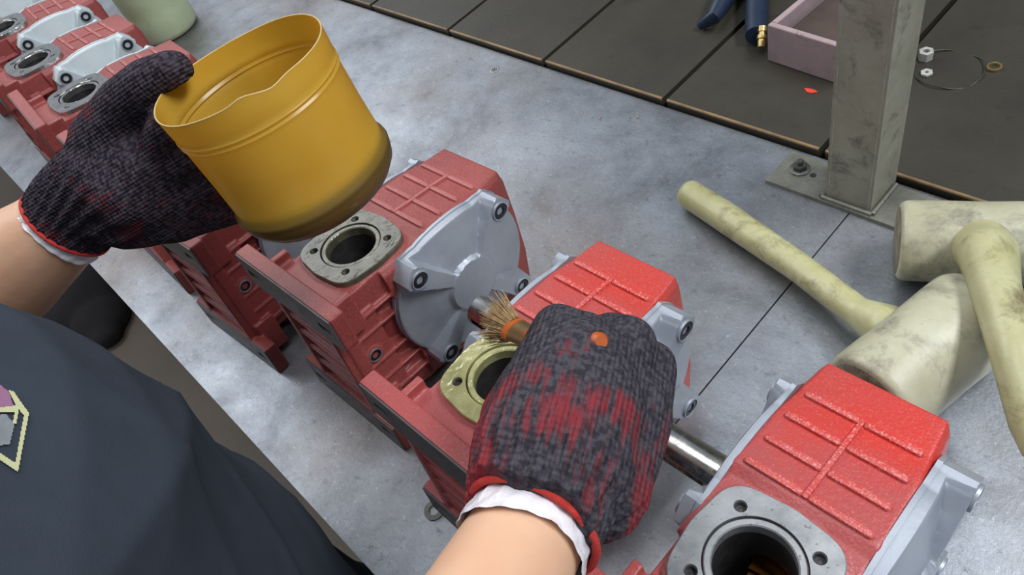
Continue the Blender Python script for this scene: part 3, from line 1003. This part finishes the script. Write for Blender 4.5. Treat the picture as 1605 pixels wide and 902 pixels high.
def glove_right():
    bm = bmesh.new()
    for px, py, d, r in ((848, 770, 0.325, 0.0325), (868, 715, 0.335, 0.0370), (890, 650, 0.350, 0.0365), (900, 600, 0.362, 0.0330)):
        ball(bm, at(px, py, d), r)
    caps(bm, WR, at(868, 715, 0.335), 0.0300, 0.0370, 20)
    caps(bm, at(868, 715, 0.335), at(895, 610, 0.360), 0.0370, 0.0330, 20)
    # heel, thumb side and little-finger side of the back of the hand
    caps(bm, at(822, 720, 0.345), at(850, 620, 0.366), 0.0250, 0.0200, 20)
    caps(bm, at(930, 760, 0.345), at(985, 640, 0.365), 0.0270, 0.0210, 20)
    caps(bm, at(965, 720, 0.350), at(1000, 650, 0.368), 0.0210, 0.0180, 20)
    # fingers: knuckle, first bend, second bend, tip
    fs = [
        ([(860, 615, .362), (882, 526, .372), (874, 516, .405), (852, 545, .425)], .0150),
        ([(905, 600, .356), (916, 532, .374), (902, 524, .408), (876, 560, .425)], .0140),
        ([(958, 610, .360), (985, 540, .376), (955, 528, .410), (925, 570, .426)], .0146),
        ([(1005, 650, .368), (1020, 575, .384), (1004, 570, .412), (975, 600, .426)], .0135),
    ]
    for ps, r in fs:
        chain(bm, [at(*p) for p in ps], [r * 1.12, r * 1.03, r * 0.95, r * 0.86])
    # thumb from the near side of the palm, pressed on the brush handle
    chain(bm, [at(808, 718, .352), at(800, 655, .375), at(826, 600, .400), at(850, 562, .414)], [0.019, 0.0160, 0.0145, 0.0128])
    me = fuse(bm, 0.0021, 7, 0.6)
    return ribbed(me, WR, axC, 0.045)


gr = wear('glove', glove_right(), 'knit_right', 'black and red knitted glove closed round the brush')


def cuff_ring(name, w, ax, r, tube, mat, label, back_=0.0, sq=1.0, wob=0.0):
    bm = bmesh.new(); u, v_ = frame(ax)
    pts = []
    for k in range(65):
        a = 2 * PI * k / 64
        rr = r * (1 + wob * noise.noise(Vector((math.cos(a) * 2, math.sin(a) * 2, back_ * 50))))
        pts.append(w - ax * (back_ + wob * 0.02 * math.sin(a * 3)) + (u * math.cos(a) + v_ * math.sin(a)) * rr)
    rod(bm, pts, tube, 8, cap=False)
    return wear(name, finish(bm, smooth=2), mat, label)


axl0 = (at(128, 322, 0.565) - WL).normalized()
cuff_ring('cuff_edge', WL, axl0, 0.0330, 0.0016, 'cuff_red', 'red stitched cuff edge')
cuff_ring('cuff_edge', WR, axC, 0.0300, 0.0020, 'cuff_red', 'red stitched cuff edge')


def film(w, ax, r0, r1, L):
    bm = bmesh.new(); u, v_ = frame(ax); rings = []
    for j in range(9):
        t = j / 8
        ring = []
        for k in range(72):
            a = 2 * PI * k / 72
            rr = (r0 + (r1 - r0) * t) + 0.0011 * noise.noise(Vector((math.cos(a) * 3, math.sin(a) * 3, t * 3))) * (0.3 + t) + 0.0005 * math.sin(a * 17 + t * 5)
            ring.append(w + ax * (0.0005 - (L + 0.003 * math.sin(2 * a)) * t) + (u * math.cos(a) + v_ * math.sin(a)) * rr)
        rings.append(ring)
    loft(bm, rings, cap=False)
    me = finish(bm, smooth=2)
    return me


wear('inner_glove_cuff', film(WL, axl0, 0.0305, 0.0318, 0.010), 'film', 'clear plastic film showing under the cuff')
wear('inner_glove_cuff', film(WR, axC, 0.0272, 0.0288, 0.013), 'film', 'whitish inner glove showing under the cuff')


def body_mesh():
    bm = bmesh.new()
    # arms, with hands closed inside the gloves
    chain(bm, [SHL, EL_, WL.lerp(EL_, 0.35), WL, WL + axl0 * 0.06], [0.050, 0.046, 0.0455, 0.0310, 0.026])
    chain(bm, [SHR, ER_, WR.lerp(ER_, 0.35), WR, WR + axR * 0.05], [0.045, 0.036, 0.0300, 0.0255, 0.024])
    # torso core, neck
    chain(bm, [Vector((-0.42, -0.27, -0.05)), Vector((-0.42, -0.24, 0.2)), Vector((-0.42, -0.23, 0.38))], [0.10, 0.10, 0.11])
    caps(bm, SHL, SHR, 0.05, 0.05); caps(bm, Vector((-0.42, -0.25, 0.42)), HEAD - Vector((0, 0.01, 0.04)), 0.060, 0.052)
    # legs
    for x in (-0.50, -0.34):
        chain(bm, [Vector((x, -0.27, -0.02)), Vector((x, -0.24, -0.40)), Vector((x, -0.27, -0.74))], [0.085, 0.055, 0.036])
    # head: skull, jaw, nose, brow, lips, ears; facing +y and down
    F = Matrix.Rotation(-0.5, 4, 'X')

    def hp(x, y, z): return HEAD + F @ Vector((x, y, z))
    ball(bm, hp(0, -0.01, 0.03), 1, F, (0.076, 0.094, 0.088)); ball(bm, hp(0, 0.02, -0.035), 1, F, (0.060, 0.070, 0.070))
    ball(bm, hp(0, 0.055, -0.085), 0.024)
    caps(bm, hp(0, 0.082, 0.012), hp(0, 0.102, -0.022), 0.008, 0.0125); ball(bm, hp(-0.011, 0.094, -0.025), 0.008); ball(bm, hp(0.011, 0.094, -0.025), 0.008)
    for s in (-1, 1):
        caps(bm, hp(0.012 * s, 0.083, 0.030), hp(0.048 * s, 0.070, 0.030), 0.008, 0.007)
        ball(bm, hp(0.042 * s, 0.052, -0.028), 0.022)
        ball(bm, hp(0.078 * s, -0.004, 0.0), 1, F, (0.009, 0.019, 0.031))
    caps(bm, hp(-0.020, 0.082, -0.052), hp(0.020, 0.082, -0.052), 0.007, 0.007); caps(bm, hp(-0.015, 0.081, -0.064), hp(0.015, 0.081, -0.064), 0.007, 0.007)
    return fuse(bm, 0.0045, 3, 0.5), hp


bme, hp = body_mesh()
wear('body', bme, 'skin')
for s in (-1, 1):
    bm = bmesh.new(); ball(bm, hp(0.031 * s, 0.0745, 0.014), 0.0110)
    e = wear('eye', finish(bm, smooth=2), 'eye')
    bm = bmesh.new(); ball(bm, hp(0.031 * s, 0.0808, 0.012), 0.0058)
    q = link('iris', finish(bm, smooth=2), 'iris'); q.parent = e
    bm = bmesh.new(); caps(bm, hp(0.016 * s, 0.091, 0.036), hp(0.046 * s, 0.078, 0.037), 0.0025, 0.002); wear('eyebrow', finish(bm, smooth=2), 'hair')
bm = bmesh.new()
FH = Matrix.Rotation(-0.5, 4, 'X')
ball(bm, hp(0, -0.022, 0.045), 1, FH, (0.084, 0.098, 0.088)); ball(bm, hp(0, -0.050, 0.0), 1, FH, (0.078, 0.060, 0.080))
wear('hair', fuse(bm, 0.004, 3), 'hair', 'short black hair')


def shirt_mesh():
    bm = bmesh.new(); n = 72; rings = []
    sec = [(-0.16, 0.195, 0.158, 0.0), (-0.05, 0.198, 0.160, 0), (0.05, 0.198, 0.160, 0), (0.15, 0.200, 0.160, 0), (0.24, 0.202, 0.158, 0), (0.31, 0.205, 0.160, 0.0), (0.36, 0.21, 0.152, -0.006), (0.41, 0.21, 0.118, -0.018), (0.45, 0.18, 0.09, -0.02), (0.475, 0.10, 0.07, -0.02), (0.49, 0.064, 0.062, -0.01)]
    for i in range(len(sec) - 1):
        for k in range(4):
            t = k / 4; z, a, b, dy = [sec[i][j] + (sec[i + 1][j] - sec[i][j]) * t for j in range(4)]
            rings.append([(-0.42 + a * math.cos(2 * PI * m / n), -0.202 + dy + b * math.sin(2 * PI * m / n), z) for m in range(n)])
    loft(bm, rings)
    # sleeves
    chain(bm, [SHL, SHL.lerp(EL_, 0.80)], [0.072, 0.066])
    chain(bm, [SHR, SHR.lerp(ER_, 0.72)], [0.068, 0.060])
    caps(bm, SHL + Vector((0, 0, 0.002)), Vector((-0.47, -0.235, 0.475)), 0.071, 0.060)
    caps(bm, SHR + Vector((0, 0, 0.002)), Vector((-0.37, -0.235, 0.475)), 0.071, 0.060)
    rod(bm, [(-0.42, -0.250, 0.46), (-0.42, -0.262, 0.545)], [0.080, 0.066], 32)
    me = fuse(bm, 0.0045, 6, 0.6)
    # creases
    for v, nrm in zip(me.vertices, [vn_.vector.copy() for vn_ in me.vertex_normals]):
        p = v.co
        q = Vector((p.x * 7 + p.z * 6, p.y * 7, p.z * 4 - p.x * 3))
        h = noise.fractal(q, 1.0, 2.0, 2)
        g = 1 - abs(noise.noise(Vector((p.x * 4 - p.z * 6 + 3, p.y * 5, p.z * 3)))) * 2.2
        g2 = 1 - abs(noise.noise(Vector((p.x * 8 + p.z * 7, p.y * 10 + 5, p.z * 4)))) * 3
        v.co = p + nrm * (0.004 * h + 0.010 * max(0, g) ** 1.5 + 0.003 * max(0, g2) ** 1.5 - 0.006)
    return me


sme = shirt_mesh()
shirt = wear('t_shirt', sme, 'shirt', 'dark blue grey cotton T-shirt')
# print on the chest, conforming to the cloth
bv = BVHTree.FromPolygons([v.co.copy() for v in sme.vertices], [tuple(p.vertices) for p in sme.polygons])


def on_shirt(px, py, lift):
    d = (at(px, py, 1) - EYE).normalized()
    loc, nrm, i, dist = bv.ray_cast(EYE, d)
    if loc is None: return None
    if nrm.dot(d) > 0: nrm = -nrm
    return loc + nrm * lift


def printed(name, poly, mat, label, lift):
    """flat print cut to a polygon, laid on the cloth"""
    bm = bmesh.new()
    xs_ = [p[0] for p in poly]; ys_ = [p[1] for p in poly]
    st = 1.5; grid = {}

    def inside(x, y):
        c = False; j = len(poly) - 1
        for i in range(len(poly)):
            (xi, yi), (xj, yj) = poly[i], poly[j]
            if (yi > y) != (yj > y) and x < (xj - xi) * (y - yi) / (yj - yi) + xi: c = not c
            j = i
        return c
    y = min(ys_)
    while y < max(ys_):
        x = min(xs_)
        while x < max(xs_):
            if inside(x + st / 2, y + st / 2):
                q = []
                for dx, dy in ((0, 0), (st, 0), (st, st), (0, st)):
                    k = (round((x + dx) * 10), round((y + dy) * 10))
                    if k not in grid:
                        p = on_shirt(x + dx, y + dy, lift); grid[k] = bm.verts.new(p) if p else None
                    q.append(grid[k])
                if all(q): bm.faces.new(q)
            x += st
        y += st
    o = link(name, finish(bm, smooth=2), mat); o.parent = shirt
    o['label'] = label


printed('print_fill', [(-60, 590), (0, 606), (14, 618), (20, 640), (0, 650), (-60, 655)], 'print_purple', 'purple field of the print', 0.0010)
printed('print_fill', [(-60, 658), (8, 652), (22, 668), (14, 700), (-60, 705)], 'print_grey', 'grey field of the print', 0.0010)
printed('print_outline', [(12, 616), (20, 618), (44, 652), (26, 744), (-40, 700), (-40, 690), (22, 730), (36, 656), (28, 646), (24, 668), (18, 668), (22, 650), (0, 650), (-40, 652), (-40, 644), (0, 643), (24, 640)], 'print_cream', 'cream outline of the print', 0.0016)

bm = bmesh.new()
loft(bm, [[(-0.42 + a * math.cos(2 * PI * m / 48), -0.235 + b * math.sin(2 * PI * m / 48), z) for m in range(48)] for z, a, b in ((-0.10, 0.175, 0.13), (-0.02, 0.175, 0.13), (0.08, 0.165, 0.12))])
for x in (-0.50, -0.34):
    chain(bm, [Vector((x, -0.25, -0.10)), Vector((x, -0.24, -0.42)), Vector((x, -0.27, -0.73))], [0.100, 0.078, 0.062])
wear('trousers', fuse(bm, 0.006, 5), 'trousers', 'black trousers')
for x in (-0.50, -0.34):
    bm = bmesh.new(); caps(bm, (x, -0.30, -0.755), (x, -0.17, -0.765), 0.044, 0.034)
    me = fuse(bm, 0.004, 3)
    for v in me.vertices: v.co.z = max(v.co.z, -0.7998)
    wear('shoe', me, 'black_cloth', 'black shoe')

# ------------------------------------------------------------------ brush in the right hand
tip = at(770, 499, 0.478); fer = at(812, 520, 0.448); top = at(940, 536, 0.3405)
brush = tag(empty('oil_brush', fer), 'small brush with tan bristles and an orange handle held in the red and black glove', 'brush')
db = (fer - tip).normalized()
bm = bmesh.new(); rod(bm, [fer - db * 0.004, fer + db * 0.018], [0.0085, 0.0070], 24, sq=0.55)
part('ferrule', finish(bm, smooth=0.8), 'ferrule', brush)
bm = bmesh.new()
hb = fer + db * 0.017
rod(bm, [hb, hb.lerp(top, 0.3), hb.lerp(top, 0.7), top, top + (top - hb).normalized() * 0.002], [0.0062, 0.0065, 0.0055, 0.0044, 0.0030], 20)
part('handle', finish(bm, smooth=0.8), 'orange', brush, 'orange lacquered handle')
bm = bmesh.new(); rod(bm, [fer - db * 0.008, fer - db * 0.002], [0.0088, 0.0088], 20, sq=0.6)
part('band', finish(bm, smooth=0.8), 'orange', brush, 'orange band at the bristle root')
bm = bmesh.new()
u, v_ = frame(db)
u = (RC.transposed() @ Vector((0.35, -0.94, 0))); u = (u - db * u.dot(db)).normalized(); v_ = db.cross(u)
for k in range(420):
    a = random.random() * 2 * PI; rr = math.sqrt(random.random())
    p0 = fer - db * 0.006 + u * math.cos(a) * rr * 0.0080 + v_ * math.sin(a) * rr * 0.0045
    L = 0.022 + random.random() * 0.014
    sp = 1 + 0.9 * random.random()
    p2 = fer - db * (0.006 + L) + u * (math.cos(a) * rr * 0.0080 * sp * 1.5 + random.uniform(-.0012, .0012)) + v_ * (math.sin(a) * rr * 0.0045 * sp + random.uniform(-.001, .001))
    p1 = p0.lerp(p2, 0.5) + u * random.uniform(-.0006, .0006)
    w = 0.00028
    q = [[bm.verts.new(p + x * ww) for x in (u, v_ * 0.8 - u * 0.5, -v_ * 0.8 - u * 0.5)] for p, ww in ((p0, w), (p1, w), (p2, w * 0.5))]
    for A, B in zip(q, q[1:]):
        for i in range(3): bm.faces.new((A[i], A[(i + 1) % 3], B[(i + 1) % 3], B[i]))
o = part('bristles', finish(bm), 'bristle', brush); o['kind'] = 'stuff'

# ------------------------------------------------------------------ odds and ends on the far boards
ZB2 = 0.0102
# pinkish open box
P = [atz(1203, 95, ZB2), atz(1318, 134, ZB2)]
dx = (P[1] - P[0]); dx.z = 0; dx.normalize(); dy = Vector((-dx.y, dx.x, 0))
boxo = tag(empty('foam_box', P[0]), 'stained pinkish open box behind the left side of the post', 'box')
BT = Matrix.Translation(P[0]) @ Matrix((dx, dy, Vector((0, 0, 1)))).transposed().to_4x4()
bh = 0.052
for x0, x1, y0, y1 in ((0, 0.11, 0, 0.008), (0, 0.11, 0.112, 0.12), (0, 0.008, 0.008, 0.112), (0.102, 0.11, 0.008, 0.112)):
    bm = bmesh.new(); box(bm, x0, x1, y0, y1, 0, bh, BT)
    part('side_wall', finish(bm, bev=0.0015), 'pink_box', boxo)
bm = bmesh.new(); box(bm, 0.008, 0.102, 0.008, 0.112, 0.0, 0.006, BT); part('bottom', finish(bm), 'box_inside', boxo)
bm = bmesh.new(); box(bm, 0.012, 0.098, 0.012, 0.108, 0.006, 0.034, BT); part('contents', finish(bm, bev=0.004), 'box_inside', boxo, 'brown sheet lying inside')

# blue air hose with brass connector
a0, a1 = atz(1185, 56, 0.026), atz(1188, -40, 0.03)
hose = tag(empty('air_hose', a0), 'dark blue air hose end with a brass connector left of the pinkish box', 'hose')
bm = bmesh.new(); rod(bm, [a0, a0.lerp(a1, 0.3), a1, a1 + (a1 - a0) * 1.5], [0.0135, 0.0150, 0.0155, 0.0155], 24)
part('hose', finish(bm, smooth=0.8), 'blue', hose)
cdir = Vector((0.5, -0.5, -0.15)).normalized(); c0 = a0 + Vector((0.004, -0.002, 0.000))
c0 = atz(1195, 42, 0.036); c1 = atz(1193, 74, 0.020)
bm = bmesh.new(); pr = []
d = (c1 - c0)
for t, r in ((0, .006), (.25, .006), (.27, .0045), (.4, .0045), (.42, .0062), (.6, .0062), (.62, .0045), (.75, .0050), (1.0, .0045)): pr.append((c0 + d * t, r))
rod(bm, [p for p, r in pr], [r for p, r in pr], 20)
part('brass_connector', finish(bm, smooth=0.5), 'brass', hose, 'brass connector')
a0, a1 = atz(1118, 28, 0.03), atz(1150, -30, 0.03)
o = tag(empty('blue_air_gun', a0), 'dark blue tool cut by the top photo edge, left of the hose', 'tool')
bm = bmesh.new(); rod(bm, [atz(1098, 40, 0.016), a0, a0.lerp(a1, 0.6), a1], [0.006, 0.010, 0.016, 0.019], 20)
part('grip', finish(bm, smooth=0.8), 'blue', o)
bm = bmesh.new(); rod(bm, [a1, a1 + Vector((0.03, 0.05, 0.01))], [0.019, 0.022], 20)
part('gun_body', finish(bm, smooth=0.8), 'blue', o)

# wire loop, plastic bits, brass ring, red chip
c = atz(1487, 108, ZB2 + 0.001)
bm = bmesh.new(); rod(bm, [c + Vector((0.036 * math.cos(2 * PI * k / 48), 0.036 * math.sin(2 * PI * k / 48), 0.002 * math.sin(k * 0.4))) for k in range(49)], 0.0008, 6, cap=False)
o = link('wire_loop', finish(bm, smooth=2), 'wire'); tag(o, 'thin dark wire loop lying on the board right of the post', 'wire')
for px, py, r, lab in ((1450, 92, 0.0085, 'white plastic nut nearer the top, touching the wire loop beside the post'), (1452, 116, 0.0070, 'white flat plastic piece just below the white nut beside the post')):
    c = atz(px, py, ZB2)
    bm = bmesh.new(); lathe(bm, [(r * 0.45, 0), (r * 0.45, r * 1.3), (r, r * 1.3), (r, 0)] if r > 0.008 else [(r * 0.3, 0), (r * 0.3, 0.003), (r, 0.003), (r, 0)], 6, Matrix.Translation(c), closed=True)
    tag(link('plastic_nut' if r > 0.008 else 'plastic_spacer', finish(bm, bev=0.0005), 'white_plastic'), lab, 'nut' if r > 0.008 else 'spacer')
c = atz(1558, 107, ZB2)
bm = bmesh.new(); lathe(bm, [(0.0055, 0), (0.0055, 0.003), (0.0078, 0.003), (0.0078, 0)], 32, Matrix.Translation(c), closed=True)
tag(link('brass_ring', finish(bm, smooth=0.6), 'brass'), 'small brass ring on the dark board right of the wire loop', 'ring')
c = atz(1270, 143, ZB2)
bm = bmesh.new(); loft(bm, [[c + Vector((0.0075 * math.cos(a) * (1 + 0.3 * math.sin(3 * a)), 0.0035 * math.sin(a), z)) for a in [2 * PI * k / 14 for k in range(14)]] for z in (0, 0.0008)])
tag(link('paint_chip', finish(bm), 'red_chip'), 'tiny red paint chip on the dark board below the pinkish box', 'chip')

# metal swarf and a small washer on the bench
c = atz(681, 801)
bm = bmesh.new(); lathe(bm, [(0.0050, 0.0), (0.0050, 0.0016), (0.0098, 0.0016), (0.0098, 0.0)], 32, Matrix.Translation(c + Vector((0, 0, 0.0001))), closed=True)
tag(link('washer', finish(bm, smooth=0.6), 'bare_bolt'), 'greasy steel washer on the bench beside the foot of the half hidden gearbox', 'washer')
for i, (px, py) in enumerate(((941, 186), (987, 187), (1000, 184))):
    c = atz(px, py)
    bm = bmesh.new(); rod(bm, [c + Vector((0.0035 * math.cos(k * 1.1 + i) * k / 6, 0.003 * math.sin(k * 0.9 + i), 0.0009 + 0.0006 * (k % 2))) for k in range(6)], 0.0004, 5)
    tag(link('metal_chip', finish(bm), 'brass'), ['curled brassy metal chip, largest of the three near the far boards', 'middle one of three tiny brassy chips near the far boards', 'rightmost of three tiny brassy chips near the far boards'][i], 'metal chip', 'brassy chips on the bench')

# black cloth bundle on the floor beyond the near bench edge
c = atz(125, 500, -0.8)
bm = bmesh.new()
for px, py, r in ((75, 470, 0.13), (110, 466, 0.14), (150, 462, 0.13), (160, 500, 0.09), (165, 525, 0.05), (120, 485, 0.11)):
    p = atz(px, py, -0.78); ball(bm, p, r, sc=(1, 1, 0.7))
me = fuse(bm, 0.012, 3)
for v in me.vertices:
    v.co += v.co.normalized() * 0.015 * noise.noise(v.co * 9); v.co.z = max(v.co.z, -0.7995)
tag(link('cloth_bundle', me, 'black_cloth'), 'black cloth bundle lying on the floor below the near bench edge', 'cloth')
